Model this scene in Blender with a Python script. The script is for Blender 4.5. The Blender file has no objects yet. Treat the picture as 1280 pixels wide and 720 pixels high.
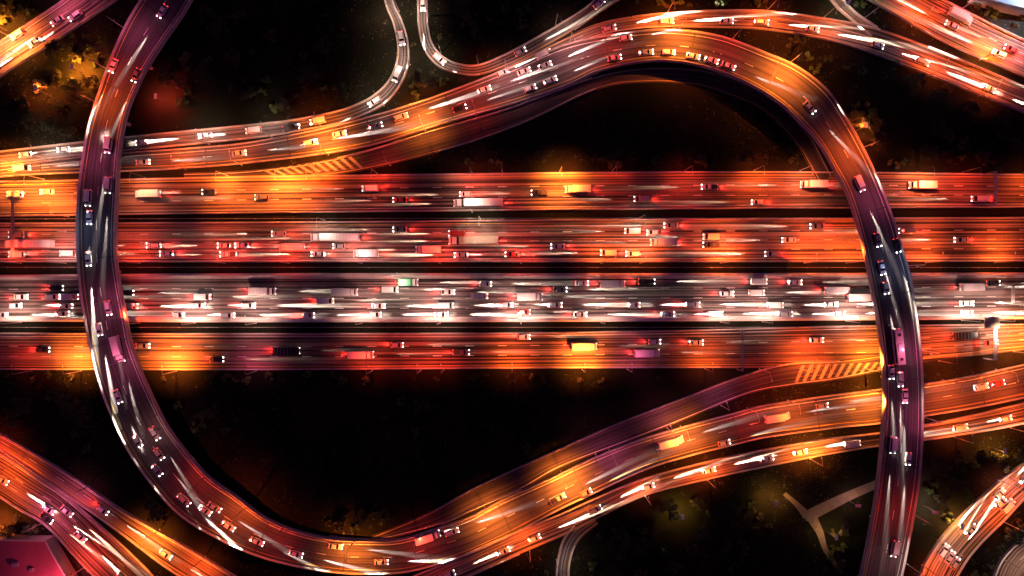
import bpy, bmesh, math, random
from mathutils import Vector, Matrix
random.seed(7)
R = math.radians
C = bpy.context.scene.collection
S = 0.27          # metres per photo pixel at ground level
H = 270.0         # drone height
def P(px, py, z=0.0):
    k = S*(H-z)/H
    return Vector(((px-640)*k, (360-py)*k, z))
def PX(v):
    k = S*(H-v.z)/H
    return (v.x/k+640, 360-v.y/k)
# ------------------------------------------------------------------ helpers
def tag(o, label=None, cat=None, group=None, kind=None):
    if label: o['label'] = label
    if cat: o['category'] = cat
    if group: o['group'] = group
    if kind: o['kind'] = kind
    return o
def empty(name, loc=(0,0,0), rz=0.0):
    o = bpy.data.objects.new(name, None); C.objects.link(o)
    o.location = loc; o.rotation_euler = (0,0,rz); o.empty_display_size = .5
    return o
def link(name, me, parent=None):
    o = bpy.data.objects.new(name, me); C.objects.link(o)
    if parent: o.parent = parent
    return o
class MB:
    def __init__(s): s.v=[]; s.f=[]; s.uv=[]; s.mi=[]
    def quad(s, pts, uvs=None, m=0):
        n=len(s.v); s.v += [tuple(p) for p in pts]; s.f.append(tuple(range(n,n+len(pts))))
        s.uv.append(uvs or [(0,0)]*len(pts)); s.mi.append(m)
    def box(s, x0,x1,y0,y1,z0,z1, M=None, m=0):
        p=[Vector(a) for a in ((x0,y0,z0),(x1,y0,z0),(x1,y1,z0),(x0,y1,z0),(x0,y0,z1),(x1,y0,z1),(x1,y1,z1),(x0,y1,z1))]
        if M: p=[M@a for a in p]
        for f in ((0,3,2,1),(4,5,6,7),(0,1,5,4),(1,2,6,5),(2,3,7,6),(3,0,4,7)): s.quad([p[i] for i in f], m=m)
    def hexa(s, lo, hi):        # two rings of equal length joined
        n=len(lo)
        s.quad(list(reversed(lo))); s.quad(hi)
        for i in range(n): j=(i+1)%n; s.quad([lo[i],lo[j],hi[j],hi[i]])
    def tube(s, a, b, r0, r1, n=8, cap=True):
        a=Vector(a); b=Vector(b); d=(b-a).normalized()
        u=d.cross(Vector((0,0,1)) if abs(d.z)<.9 else Vector((1,0,0))).normalized(); w=d.cross(u)
        ra=[a+(u*math.cos(t)+w*math.sin(t))*r0 for t in [2*math.pi*i/n for i in range(n)]]
        rb=[b+(u*math.cos(t)+w*math.sin(t))*r1 for t in [2*math.pi*i/n for i in range(n)]]
        for i in range(n): j=(i+1)%n; s.quad([ra[i],ra[j],rb[j],rb[i]])
        if cap: s.quad(list(reversed(ra))); s.quad(rb)
    def loft(s, rings, cap=True):
        n=len(rings[0]); base=len(s.v)
        for r in rings: s.v += [tuple(p) for p in r]
        for k in range(len(rings)-1):
            for i in range(n):
                j=(i+1)%n
                s.f.append((base+k*n+i, base+k*n+j, base+(k+1)*n+j, base+(k+1)*n+i)); s.uv.append([(0,0)]*4); s.mi.append(0)
        if cap:
            s.f.append(tuple(base+i for i in reversed(range(n)))); s.uv.append([(0,0)]*n); s.mi.append(0)
            s.f.append(tuple(base+(len(rings)-1)*n+i for i in range(n))); s.uv.append([(0,0)]*n); s.mi.append(0)
    def mesh(s, name, mats, smooth=False):
        me=bpy.data.meshes.new(name); me.from_pydata(s.v,[],s.f)
        ul=me.uv_layers.new(name='UVMap'); k=0
        for p,u in zip(me.polygons, s.uv):
            for li,c in zip(p.loop_indices,u): ul.data[li].uv=c
        for m in (mats if isinstance(mats,(list,tuple)) else [mats]): me.materials.append(m)
        me.polygons.foreach_set('material_index', s.mi)
        if smooth: me.polygons.foreach_set('use_smooth',[True]*len(me.polygons))
        me.update(); return me
    def build(s, name, mats, parent=None, smooth=False): return link(name, s.mesh(name,mats,smooth), parent)
# ------------------------------------------------------------------ materials
def newmat(name):
    m=bpy.data.materials.new(name); m.use_nodes=True; nt=m.node_tree
    return m, nt, nt.nodes['Principled BSDF']
def N(nt, t, **kw):
    n=nt.nodes.new(t)
    for k,v in kw.items(): setattr(n,k,v)
    return n
def plain(name, col, rough=.5, metal=0.0, noise=0.0, nscale=3.0, coat=0.0):
    m,nt,b=newmat(name)
    b.inputs['Roughness'].default_value=rough; b.inputs['Metallic'].default_value=metal
    if coat: b.inputs['Coat Weight'].default_value=coat; b.inputs['Coat Roughness'].default_value=.08
    if noise:
        tc=N(nt,'ShaderNodeTexCoord'); no=N(nt,'ShaderNodeTexNoise'); no.inputs['Scale'].default_value=nscale; no.inputs['Detail'].default_value=5
        mx=N(nt,'ShaderNodeMix',data_type='RGBA')
        mx.inputs[6].default_value=(*[c*(1-noise) for c in col],1); mx.inputs[7].default_value=(*[min(1,c*(1+noise)) for c in col],1)
        nt.links.new(tc.outputs['Object'],no.inputs['Vector']); nt.links.new(no.outputs[0],mx.inputs[0]); nt.links.new(mx.outputs[2],b.inputs['Base Color'])
    else: b.inputs['Base Color'].default_value=(*col,1)
    return m
def emis(name, col, st, base=(.8,.8,.8)):
    m,nt,b=newmat(name); b.inputs['Base Color'].default_value=(*base,1)
    b.inputs['Emission Color'].default_value=(*col,1); b.inputs['Emission Strength'].default_value=st
    try: m.cycles.emission_sampling='NONE'
    except Exception: pass
    return m
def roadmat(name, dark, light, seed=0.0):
    """asphalt / concrete carriageway: lengthwise streaks painted in to imitate light trails, patches, grain (UV in metres)"""
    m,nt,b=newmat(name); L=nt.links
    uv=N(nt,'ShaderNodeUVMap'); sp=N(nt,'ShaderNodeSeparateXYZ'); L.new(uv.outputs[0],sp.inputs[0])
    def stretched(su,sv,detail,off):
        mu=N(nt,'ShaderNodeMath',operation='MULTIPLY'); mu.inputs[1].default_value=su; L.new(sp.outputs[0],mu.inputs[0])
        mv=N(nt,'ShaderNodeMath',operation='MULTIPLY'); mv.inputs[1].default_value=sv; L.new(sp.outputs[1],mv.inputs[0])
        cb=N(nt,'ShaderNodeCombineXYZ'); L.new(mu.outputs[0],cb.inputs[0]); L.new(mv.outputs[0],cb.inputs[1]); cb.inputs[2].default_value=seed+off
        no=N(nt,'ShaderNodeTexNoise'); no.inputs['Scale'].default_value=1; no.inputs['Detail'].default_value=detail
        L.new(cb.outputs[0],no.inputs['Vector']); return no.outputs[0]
    a=stretched(.007,1.5,2,0.0); c=stretched(.012,5.2,2,7.3); d=stretched(.06,.25,4,3.1); g=stretched(2.2,2.2,5,9.9)  # first two are painted light-trail streaks, then patches and grain
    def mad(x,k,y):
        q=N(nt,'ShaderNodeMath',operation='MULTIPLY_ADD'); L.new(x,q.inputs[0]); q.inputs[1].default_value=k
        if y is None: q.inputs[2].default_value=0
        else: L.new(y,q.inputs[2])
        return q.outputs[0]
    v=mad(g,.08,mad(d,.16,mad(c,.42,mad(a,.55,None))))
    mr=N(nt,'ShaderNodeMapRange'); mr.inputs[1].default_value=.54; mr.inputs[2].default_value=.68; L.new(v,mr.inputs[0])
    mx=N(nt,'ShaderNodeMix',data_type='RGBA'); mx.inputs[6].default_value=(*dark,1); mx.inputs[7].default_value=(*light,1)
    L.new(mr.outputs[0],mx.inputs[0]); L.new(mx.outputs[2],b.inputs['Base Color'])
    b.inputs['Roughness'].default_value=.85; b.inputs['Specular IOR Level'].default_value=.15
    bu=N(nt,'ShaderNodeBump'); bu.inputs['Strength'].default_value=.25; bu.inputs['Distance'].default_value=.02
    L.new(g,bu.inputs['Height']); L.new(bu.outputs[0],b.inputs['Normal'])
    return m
M_asph = roadmat('trail_streak_asphalt',(.025,.020,.018),(.28,.20,.155),1)  # warm tint puts sodium lamp orange into the colour
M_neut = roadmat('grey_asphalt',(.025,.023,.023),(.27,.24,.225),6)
M_dark = roadmat('slip_asphalt_painted_unlit',(.03,.028,.032),(.10,.085,.085),3)  # slip road colour darkened to look unlit
M_conc = roadmat('trail_streak_concrete',(.035,.029,.027),(.44,.33,.27),4)  # concrete colour warmed to deepen the lamps' orange
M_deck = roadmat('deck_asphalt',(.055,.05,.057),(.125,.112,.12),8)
M_barrier = plain('barrier_concrete',(.55,.51,.48),.8,noise=.35,nscale=.5)
M_paint = plain('worn_road_paint',(.72,.70,.66),.55,noise=.25,nscale=1.5)
M_yellow = plain('yellow_road_paint',(.62,.42,.06),.55,noise=.25,nscale=1.5)
M_steel = plain('galvanised_steel',(.45,.46,.48),.45,.6)
M_pole = plain('painted_pole',(.42,.42,.42),.5,.3)
M_glass = plain('car_glass',(.012,.014,.018),.06,coat=.5)
M_tyre = plain('tyre_rubber',(.02,.02,.02),.85)
M_trim = plain('black_trim',(.03,.03,.032),.5)
M_head = emis('headlamp_lit',(1,.93,.82),14)
M_tail = emis('tail_lamp_lit',(1,.03,.015),5,(.5,.02,.02))
M_lensO = emis('sodium_lens',(1,.45,.1),20)
M_lensW = emis('white_lens',(1,.85,.75),20)
M_bark = plain('bark',(.10,.07,.05),.9,noise=.3)
def leafmat(name,c0,c1):
    m,nt,b=newmat(name); g=N(nt,'ShaderNodeObjectInfo'); ge=N(nt,'ShaderNodeNewGeometry')
    mx=N(nt,'ShaderNodeMix',data_type='RGBA'); mx.inputs[6].default_value=(*c0,1); mx.inputs[7].default_value=(*c1,1)
    nt.links.new(ge.outputs['Random Per Island'],mx.inputs[0]); nt.links.new(mx.outputs[2],b.inputs['Base Color']); b.inputs['Roughness'].default_value=.6
    return m
M_leafA=leafmat('leaf_dark',(.035,.055,.02),(.07,.10,.035)); M_leafB=leafmat('leaf_olive',(.06,.07,.025),(.12,.12,.05)); M_leafC=leafmat('leaf_bright',(.05,.10,.02),(.11,.17,.04))
# ground
m,nt,b=newmat('dark_grass_and_soil'); M_ground=m
tc=N(nt,'ShaderNodeTexCoord'); n1=N(nt,'ShaderNodeTexNoise'); n1.inputs['Scale'].default_value=.06; n1.inputs['Detail'].default_value=8
n2=N(nt,'ShaderNodeTexNoise'); n2.inputs['Scale'].default_value=1.1; n2.inputs['Detail'].default_value=6
nt.links.new(tc.outputs['Object'],n1.inputs['Vector']); nt.links.new(tc.outputs['Object'],n2.inputs['Vector'])
ra=N(nt,'ShaderNodeMapRange'); ra.inputs[1].default_value=.4; ra.inputs[2].default_value=.65; nt.links.new(n1.outputs[0],ra.inputs[0])
mx=N(nt,'ShaderNodeMix',data_type='RGBA'); mx.inputs[6].default_value=(.013,.017,.008,1); mx.inputs[7].default_value=(.028,.023,.015,1); nt.links.new(ra.outputs[0],mx.inputs[0])
mu=N(nt,'ShaderNodeMix',data_type='RGBA',blend_type='MULTIPLY'); mu.inputs[0].default_value=.8; nt.links.new(mx.outputs[2],mu.inputs[6]); nt.links.new(n2.outputs[0],mu.inputs[7]); nt.links.new(mu.outputs[2],b.inputs['Base Color'])
b.inputs['Roughness'].default_value=.95; b.inputs['Specular IOR Level'].default_value=.1
# ------------------------------------------------------------------ paths
def cr(p0,p1,p2,p3,t):
    return [.5*((2*b_)+(-a_+c_)*t+(2*a_-5*b_+4*c_-d_)*t*t+(-a_+3*b_-3*c_+d_)*t**3) for a_,b_,c_,d_ in zip(p0,p1,p2,p3)]
class Path:
    def __init__(s, rows, zb=0.0, den=10):
        q=[]
        for r in rows:
            z=(r[4] if len(r)>4 else 0)+zb
            a=P(r[0],r[1],z); b=P(r[2],r[3],z); q.append([a.x,a.y,b.x,b.y,z])
        s.c=[];s.nrm=[];s.hw=[];s.idx=[]
        for i in range(len(q)-1):
            a=q[max(0,i-1)];b=q[i];c=q[i+1];d=q[min(len(q)-1,i+2)]
            for k in range(den+(1 if i==len(q)-2 else 0)):
                e=cr(a,b,c,d,k/den); l=Vector((e[0],e[1],0)); r=Vector((e[2],e[3],0))
                s.c.append((l+r)/2+Vector((0,0,max(zb, b[4]+(c[4]-b[4])*(k/den))))); s.hw.append((l-r).length/2); s.idx.append(i+k/den)
        n=len(s.c); s.s=[0]
        for i in range(1,n): s.s.append(s.s[-1]+(s.c[i]-s.c[i-1]).length)
        for i in range(n):
            t=(s.c[min(n-1,i+1)]-s.c[max(0,i-1)]); t.z=0; t.normalize(); s.nrm.append(Vector((-t.y,t.x,0)))
    def tan(s,i): return Vector((s.nrm[i].y,-s.nrm[i].x,0))
    def pt(s,i,o,dz=0): return s.c[i]+s.nrm[i]*o+Vector((0,0,dz))
    def near(s, v):
        return min(range(len(s.c)), key=lambda i:(s.c[i].x-v.x)**2+(s.c[i].y-v.y)**2)
    def inside(s, v, m=0):
        i=s.near(v); return (Vector((v.x,v.y,0))-Vector((s.c[i].x,s.c[i].y,0))).length < s.hw[i]+m
    def at(s, u, o):
        u=max(0,min(s.s[-1],u)); i=0
        lo,hi=0,len(s.s)-1
        while hi-lo>1:
            mid=(lo+hi)//2
            if s.s[mid]<=u: lo=mid
            else: hi=mid
        f=(u-s.s[lo])/max(1e-6,s.s[hi]-s.s[lo])
        p=s.pt(lo,o).lerp(s.pt(hi,o),f); t=s.tan(lo).lerp(s.tan(hi),f)
        dz=(s.c[hi].z-s.c[lo].z)/max(1e-6,s.s[hi]-s.s[lo])
        return p,t,dz,lo
RD={}
def road(key, rows, zb): RD[key]=Path(rows,zb); return RD[key]
road('A',[(-200,228,-200,274),(0,226,0,271),(320,220,320,267),(700,215,700,263),(1000,214,1000,261),(1280,217,1280,260),(1480,219,1480,260)],.05)
road('B',[(-200,279,-200,329),(0,278,0,328),(320,277,320,328),(800,273,800,328),(1280,271,1280,327),(1480,270,1480,327)],.06)
road('C',[(-200,346,-200,403),(0,345,0,402),(320,343,320,403),(800,343,800,402),(1280,342,1280,399),(1480,341,1480,397)],.07)
road('D',[(-200,415,-200,462),(320,416,320,463),(640,415,640,461),(900,411,900,460),(1000,408,1000,460),(1100,406,1100,459),(1190,405,1190,448),(1280,404,1280,437),(1480,402,1480,412)],.08)
road('X2',[(1130,440,1130,458),(1050,450,1050,474),(985,454,985,483),(925,470,932,494),(840,502,848,528),(765,531,775,556),(690,564,702,584),(640,587,652,612),(590,610,600,634),(545,636,552,656),(500,656,504,669),(465,670,467,678)],.10)
road('X1',[(230,216,230,224),(320,212,322,222),(420,197,428,217),(540,163,549,190),(640,133,648,157),(740,96,744,113),(807,84,807,103),(873,86,871,107),(925,100,919,122),(970,125,957,141),(1010,165,995,180),(1030,200,1015,213),(1042,222,1022,226)],.10)
road('N0',[(472,-60,484,-60),(480,0,492,0),(490,28,503,25),(496,54,511,53),(495,76,511,82),(487,97,501,107),(472,114,484,128),(451,127,459,143),(420,138,424,155),(370,148,372,165),(320,154,322,173),(150,171,152,190),(0,188,1,206),(-200,210,-199,228)],.04)
road('R',[(-200,232,-200,248),(0,207,0,222),(150,191,152,215),(230,185,232,211),(320,176,322,203),(440,151,448,186),(540,121,552,156),(640,83,655,126),(700,58,707,107),(740,47,745,90),(800,38,800,78),(850,37,842,77),(905,46,888,86),(960,67,935,105),(1000,85,970,126),(1035,113,995,148),(1060,150,1020,175),(1082,190,1040,207),(1098,225,1057,238),(1115,270,1070,275),(1127,310,1080,313),(1138,350,1088,350),(1147,400,1097,400),(1152,450,1103,450),(1154,500,1105,500),(1153,550,1102,550),(1149,600,1097,600),(1141,650,1090,650),(1127,720,1076,720),(1105,800,1055,800),(1080,870,1030,870)],.05)
RZ=[0]*6+[0,.5,1.6,3,4.5,6,7.2,8,8.6]+[9]*20
rows=[(-200,232,-200,248),(0,207,0,222),(150,191,152,215),(230,185,232,211),(320,176,322,203),(440,151,448,186),(540,121,552,156),(640,83,655,126),(700,58,707,107),(740,47,745,90),(800,38,800,78),(850,37,842,77),(905,46,888,86),(960,67,935,105),(1000,85,970,126),(1035,113,995,148),(1060,150,1020,175),(1082,190,1040,207),(1098,225,1057,238),(1115,270,1070,275),(1127,310,1080,313),(1138,350,1088,350),(1147,400,1097,400),(1152,450,1103,450),(1154,500,1105,500),(1153,550,1102,550),(1149,600,1097,600),(1141,650,1090,650),(1127,720,1076,720),(1105,800,1055,800),(1080,870,1030,870)]
road('R',[r+(RZ[i],) for i,r in enumerate(rows)],.05)
rows=[(240,-120,300,-120,9),(205,-50,262,-50,9),(180,0,235,0,9),(156,40,208,40,9),(137,80,183,82,9),(121,125,163,128,9),(110,160,154,162,9),(103,200,149,200,9),(98,240,147,240,9),(96,280,145,280,9),(97,320,145,320,9),(100,360,150,358,9),(106,400,157,393,9),(114,440,164,429,9),(124,480,176,463,9),(139,520,191,497,9),(158,560,209,532,8.6),(185,600,233,565,8),(220,640,262,597,7),(262,668,295,620,6),(310,691,332,647,5),(360,706,373,664,4),(410,715,415,673,3),(450,718,449,675,2.2),(505,716,498,674,1.2),(560,702,548,659,.5),(600,687,588,645),(640,668,628,624),(700,637,688,597),(740,618,730,577),(800,590,790,552),(860,571,852,533),(920,556,913,517),(960,547,955,506),(1040,536,1035,494),(1100,530,1095,486),(1160,520,1155,479),(1220,510,1215,469),(1280,498,1275,456),(1480,458,1475,414)]
road('L',rows,.06)
road('S2',[(380,780,392,815),(440,752,450,785),(515,720,525,748),(580,692,590,720),(640,666,648,694),(700,642,708,668),(740,624,748,648),(800,599,806,620),(880,577,884,600),(960,560,963,583),(1030,548,1033,569),(1100,540,1103,558),(1160,529,1163,550),(1220,517,1223,541),(1280,503,1283,530),(1480,459,1483,488)],.04)
road('S3',[(693,850,711,850),(693,780,711,780),(694,720,712,720),(697,695,714,700),(704,673,719,684),(718,656,729,670),(740,643,748,655)],.03)
road('N2',[(521,-90,535,-90),(521,0,535,0),(523,40,537,38),(531,65,543,57),(548,84,556,71),(570,92,574,79),(600,94,598,80),(640,80,633,66),(680,60,670,46),(720,37,708,24),(745,20,732,8),(777,-3,757,-12),(850,-45,830,-60)],.035)
road('N3',[(600,100,603,108),(640,80,644,90),(700,50,706,62),(745,30,748,46),(790,20,792,38),(840,15,841,35),(900,12,899,35),(960,13,957,38),(1030,22,1025,49),(1100,36,1090,68),(1160,57,1149,90),(1220,82,1210,114),(1280,107,1270,138),(1450,175,1440,208)],.045)
road('N4',[(1000,-50,1013,-56),(1038,0,1053,-1),(1060,22,1072,18),(1085,42,1100,38),(1110,56,1120,53)],.03)
road('N5',[(1022,-85,1000,-45),(1105,-38,1083,0),(1197,8,1173,50),(1250,35,1230,76),(1297,57,1280,97),(1450,125,1430,165)],.03)
road('T1',[(-180,165,-155,200),(-80,104,-58,138),(0,52,20,84),(40,26,62,58),(80,-1,104,30),(150,-52,172,-16),(230,-110,250,-70)],.03)
road('U',[(-180,445,-192,466),(-90,492,-100,512),(0,540,-10,557),(80,587,64,606),(160,640,144,662),(225,677,205,708),(290,716,268,748),(360,758,336,790),(430,800,408,830)],.03)
road('W',[(-190,458,-216,500),(-100,510,-126,550),(0,565,-26,606),(50,597,22,636),(90,625,60,660),(155,682,117,720),(200,727,165,760),(260,790,220,825)],.035)
road('S4',[(1095,860,1140,865),(1120,790,1165,800),(1147,720,1190,735),(1162,690,1204,708),(1185,660,1222,684),(1225,620,1254,652),(1280,577,1302,606),(1380,520,1395,555),(1480,480,1490,515)],.03)
road('S5',[(1205,860,1250,865),(1225,780,1268,790),(1240,720,1280,735),(1255,692,1290,715),(1280,672,1308,700),(1350,640,1370,672),(1450,610,1465,645)],.03)
# edge 'left' = +nrm side.  For paths running to the right, rows list upper edge first, and +nrm points up.
def jersey(mb, p, o, i0, i1, h=.85, w=.5, base=0.0):
    prof=[(-w/2,0),(-w/2,.15),(-w*.25,.4),(-w*.18,h),(w*.18,h),(w*.25,.4),(w/2,.15),(w/2,0)]
    rings=[]
    for i in range(i0,i1+1):
        oo=o(i) if callable(o) else o
        rings.append([p.pt(i,oo+a,b+base) for a,b in prof])
    mb.loft(rings)
def strip(mb, p, o0, o1, i0, i1, dz, m=0):
    for i in range(i0,i1):
        a0=o0(i) if callable(o0) else o0; a1=o1(i) if callable(o1) else o1
        b0=o0(i+1) if callable(o0) else o0; b1=o1(i+1) if callable(o1) else o1
        mb.quad([p.pt(i,a0,dz),p.pt(i+1,b0,dz),p.pt(i+1,b1,dz),p.pt(i,a1,dz)],[(p.s[i],a0),(p.s[i+1],b0),(p.s[i+1],b1),(p.s[i],a1)],m)
def surface(p, name, mat, parent, skirt):
    mb=MB(); n=len(p.c)
    for i in range(n-1):
        for a,b in ((1,.5),(.5,0),(0,-.5),(-.5,-1)):
            x0,x1=p.hw[i]*a,p.hw[i]*b; y0,y1=p.hw[i+1]*a,p.hw[i+1]*b
            mb.quad([p.pt(i,x1),p.pt(i+1,y1),p.pt(i+1,y0),p.pt(i,x0)],[(p.s[i],x1),(p.s[i+1],y1),(p.s[i+1],y0),(p.s[i],x0)])
        for sgn in (1,-1):
            f0,f1=p.pt(i,sgn*p.hw[i]),p.pt(i+1,sgn*p.hw[i+1])
            g0,g1=f0.copy(),f1.copy(); g0.z=skirt(p.c[i].z); g1.z=skirt(p.c[i+1].z)
            mb.quad([f0,f1,g1,g0],m=1)
        a=[p.pt(i,-p.hw[i]),p.pt(i,p.hw[i]),p.pt(i+1,p.hw[i+1]),p.pt(i+1,-p.hw[i+1])]
        if p.c[i].z>1:
            for q,zz in zip(a,(p.c[i].z,p.c[i].z,p.c[i+1].z,p.c[i+1].z)): q.z=skirt(zz)
            mb.quad(a,m=1)
    return mb.build(name,[mat,M_barrier],parent)
def markings(p, lanes, parent, shoulder=1.3, yl=False, i0=0, i1=None):
    i1=len(p.c)-1 if i1 is None else i1
    mb=MB()
    for sgn in (1,-1):
        strip(mb,p,lambda i:sgn*(p.hw[i]-shoulder)-.09,lambda i:sgn*(p.hw[i]-shoulder)+.09,i0,i1,.006,1 if (sgn>0)==yl else 0)
    for l in range(1,lanes):
        f=1-2*l/lanes; u=2.0
        while u<p.s[-1]-4:
            a,t,_,i=p.at(u,0); 
            if i0<=i<=i1:
                w=p.hw[i]-shoulder
                A=p.at(u,f*w-.08)[0];B=p.at(u,f*w+.08)[0];D=p.at(u+3,f*w-.08)[0];E=p.at(u+3,f*w+.08)[0]
                for q in (A,B,D,E): q.z+=.007
                mb.quad([A,D,E,B])
            u+=11
    return mb.build('lane_marking',[M_paint,M_yellow],parent)
ROADNAME={'A':'topmost freeway carriageway','B':'second freeway carriageway','C':'white-lit third freeway carriageway','D':'lowest freeway carriageway',
 'X1':'slip road inside the upper curve','X2':'slip road inside the lower curve','N0':'upper left ramp','R':'right loop and upper curve','L':'left loop and lower curve',
 'S2':'narrow ramp under the lower curve','S3':'bottom middle branch','N2':'hooked top ramp','N3':'long upper right ramp','N4':'thin top right connector','N5':'top right corner road',
 'T1':'top left corner road','U':'upper bottom left road','W':'wide bottom left road','S4':'bottom right curving road','S5':'bottom right corner road'}
LANES={'A':3,'B':4,'C':4,'D':3,'X1':1,'X2':1,'N0':1,'R':2,'L':2,'S2':1,'S3':1,'N2':1,'N3':2,'N4':1,'N5':3,'T1':3,'U':2,'W':3,'S4':3,'S5':2}
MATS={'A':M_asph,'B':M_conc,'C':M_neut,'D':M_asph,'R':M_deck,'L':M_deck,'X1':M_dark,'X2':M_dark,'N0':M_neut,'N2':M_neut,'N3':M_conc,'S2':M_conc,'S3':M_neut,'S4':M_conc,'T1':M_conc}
NAMES={'A':'freeway','B':'freeway','C':'freeway','D':'freeway'}
ORD=['first','second','third','fourth','fifth','sixth','seventh','eighth','ninth','tenth','eleventh','twelfth','thirteenth','fourteenth','fifteenth','sixteenth','seventeenth','eighteenth','nineteenth','twentieth','twenty-first','twenty-second','twenty-third','twenty-fourth','twenty-fifth']
# barriers: (key, side, first control index, last)
BAR=[('A',1,0,6),('A',-1,0,6),('B',1,0,5),('B',-1,0,5),('C',1,0,5),('D',1,0,8),('D',-1,0,3),('X2',1,7,9),('X2',-1,1,9),('X1',1,2,5),('X1',-1,3,5),
 ('N0',1,0,14),('N0',-1,0,14),('S2',1,0,15),('S2',-1,0,4),('S2',-1,7,15),('S3',1,0,5),('S3',-1,0,4),('N2',1,0,12),('N2',-1,0,6),('N2',-1,9,12),('N3',1,4,9),('N3',1,10,13),('N3',-1,5,13),
 ('N4',1,0,3),('N4',-1,0,3),('N5',1,0,5),('N5',-1,0,5),('T1',1,0,6),('T1',-1,0,6),('U',1,0,8),('U',-1,0,8),('W',1,0,7),('W',-1,0,7),('S4',1,0,8),('S4',-1,0,8),('S5',1,0,6),('S5',-1,0,6)]
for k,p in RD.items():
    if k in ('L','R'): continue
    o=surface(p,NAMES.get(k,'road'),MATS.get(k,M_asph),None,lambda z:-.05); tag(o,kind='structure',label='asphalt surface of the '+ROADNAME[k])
    markings(p,LANES[k],o,shoulder=.6 if p.hw[len(p.hw)//2]<3.6 else 1.3,yl=(k in 'ABN3'))
den=10; seen={}
def up(nv): 
    if abs(nv.y)>=abs(nv.x)*.8: return 'upper' if nv.y>0 else 'lower'
    return 'right' if nv.x>0 else 'left'
for bi,(k,sd,a,b) in enumerate(BAR):
    p=RD[k]; i0=a*den; i1=min(len(p.c)-1,b*den); sgn=sd
    nv=p.nrm[(i0+i1)//2]*sgn
    mb=MB(); w=1.5 if (k=='C') else .5
    jersey(mb,p,lambda i:sgn*(p.hw[i]-.35),i0,i1,w=w,h=.9)
    o=mb.build('concrete_barrier',M_barrier)
    kk=(k,up(nv)); seen[kk]=seen.get(kk,0)+1
    part='' if sum(1 for q in BAR if q[0]==k and q[1]==sd)==1 else ', '+ORD[sum(1 for q in BAR[:bi] if q[0]==k and q[1]==sd)]+' stretch'
    tag(o,'low concrete barrier, %s edge of the %s%s'%(up(nv),ROADNAME[k],part),'barrier')
# wide concrete safety wall below carriageway C
p=RD['C']; mb=MB(); jersey(mb,p,lambda i:-(p.hw[i]-.9),0,len(p.c)-1,w=1.7,h=1.0)
tag(mb.build('concrete_barrier',plain('pale_concrete_wall',(.72,.68,.62),.7,noise=.15,nscale=.5)),'broad pale concrete barrier along the lower edge of the white-lit freeway carriageway','barrier')
mb=MB(); mb.box(-.06,.06,-.055,.055,0,.8); POST=mb.mesh('post',M_steel)
# gap between B and C: low double guard rail and drain strip
for (yy0,yy1,lab) in ((334,334.5,'thin steel guard rail in the dark strip above the white-lit carriageway'),(409,409,'thin steel guard rail in the dark strip below the white-lit carriageway'),(274,272,'thin steel guard rail in the dark gap under the topmost carriageway')):
    r=empty('guard_rail',P(640,yy0)); tag(r,lab,'guard rail')
    a=P(-180,yy0)-P(640,yy0); b=P(1460,yy1)-P(640,yy0)
    mb=MB(); 
    d=(b-a); nn=Vector((-d.y,d.x,0)).normalized()*.05
    mb.loft([[a-nn+Vector((0,0,.55)),a+nn+Vector((0,0,.55)),a+nn+Vector((0,0,.85)),a-nn+Vector((0,0,.85))],[b-nn+Vector((0,0,.55)),b+nn+Vector((0,0,.55)),b+nn+Vector((0,0,.85)),b-nn+Vector((0,0,.85))]])
    mb.build('rail',M_steel,r)
    for q in range(70):
        c=a.lerp(b,q/69); o=link('post',POST,r); o.location=(c.x,c.y-.11,0)
# ground
g=MB(); g.quad([(-2500,-2500,0),(2500,-2500,0),(2500,2500,0),(-2500,2500,0)]); tag(g.build('ground',M_ground),kind='structure',label='dark grass and bare soil between the roads')
# paved gore / service track
def simple_ribbon(name,segs,mat,z,lab):
    mb=MB()
    for q,pts in enumerate(segs):
        pp=Path(pts,z+q*.006,6); strip(mb,pp,lambda i:-pp.hw[i],lambda i:pp.hw[i],0,len(pp.c)-1,0)
    for f in range(len(mb.f)): mb.f[f]=tuple(mb.f[f])
    o=mb.build(name,mat); tag(o,kind='structure',label=lab); return o
M_track=plain('pale_dirt_track',(.20,.17,.14),.95,noise=.4,nscale=.6)
simple_ribbon('service_track',[[(1110,594,1113,603),(1060,614,1064,625),(1020,632,1026,645),(1004,641,1008,652)],[(1010,651,1021,645),(1021,668,1029,664),(1030,690,1036,688),(1051,718,1054,715)],[(1012,640,1006,650),(998,628,994,633),(982,615,979,619)]],M_track,.02,'pale dirt service track forking beside the right loop')
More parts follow.
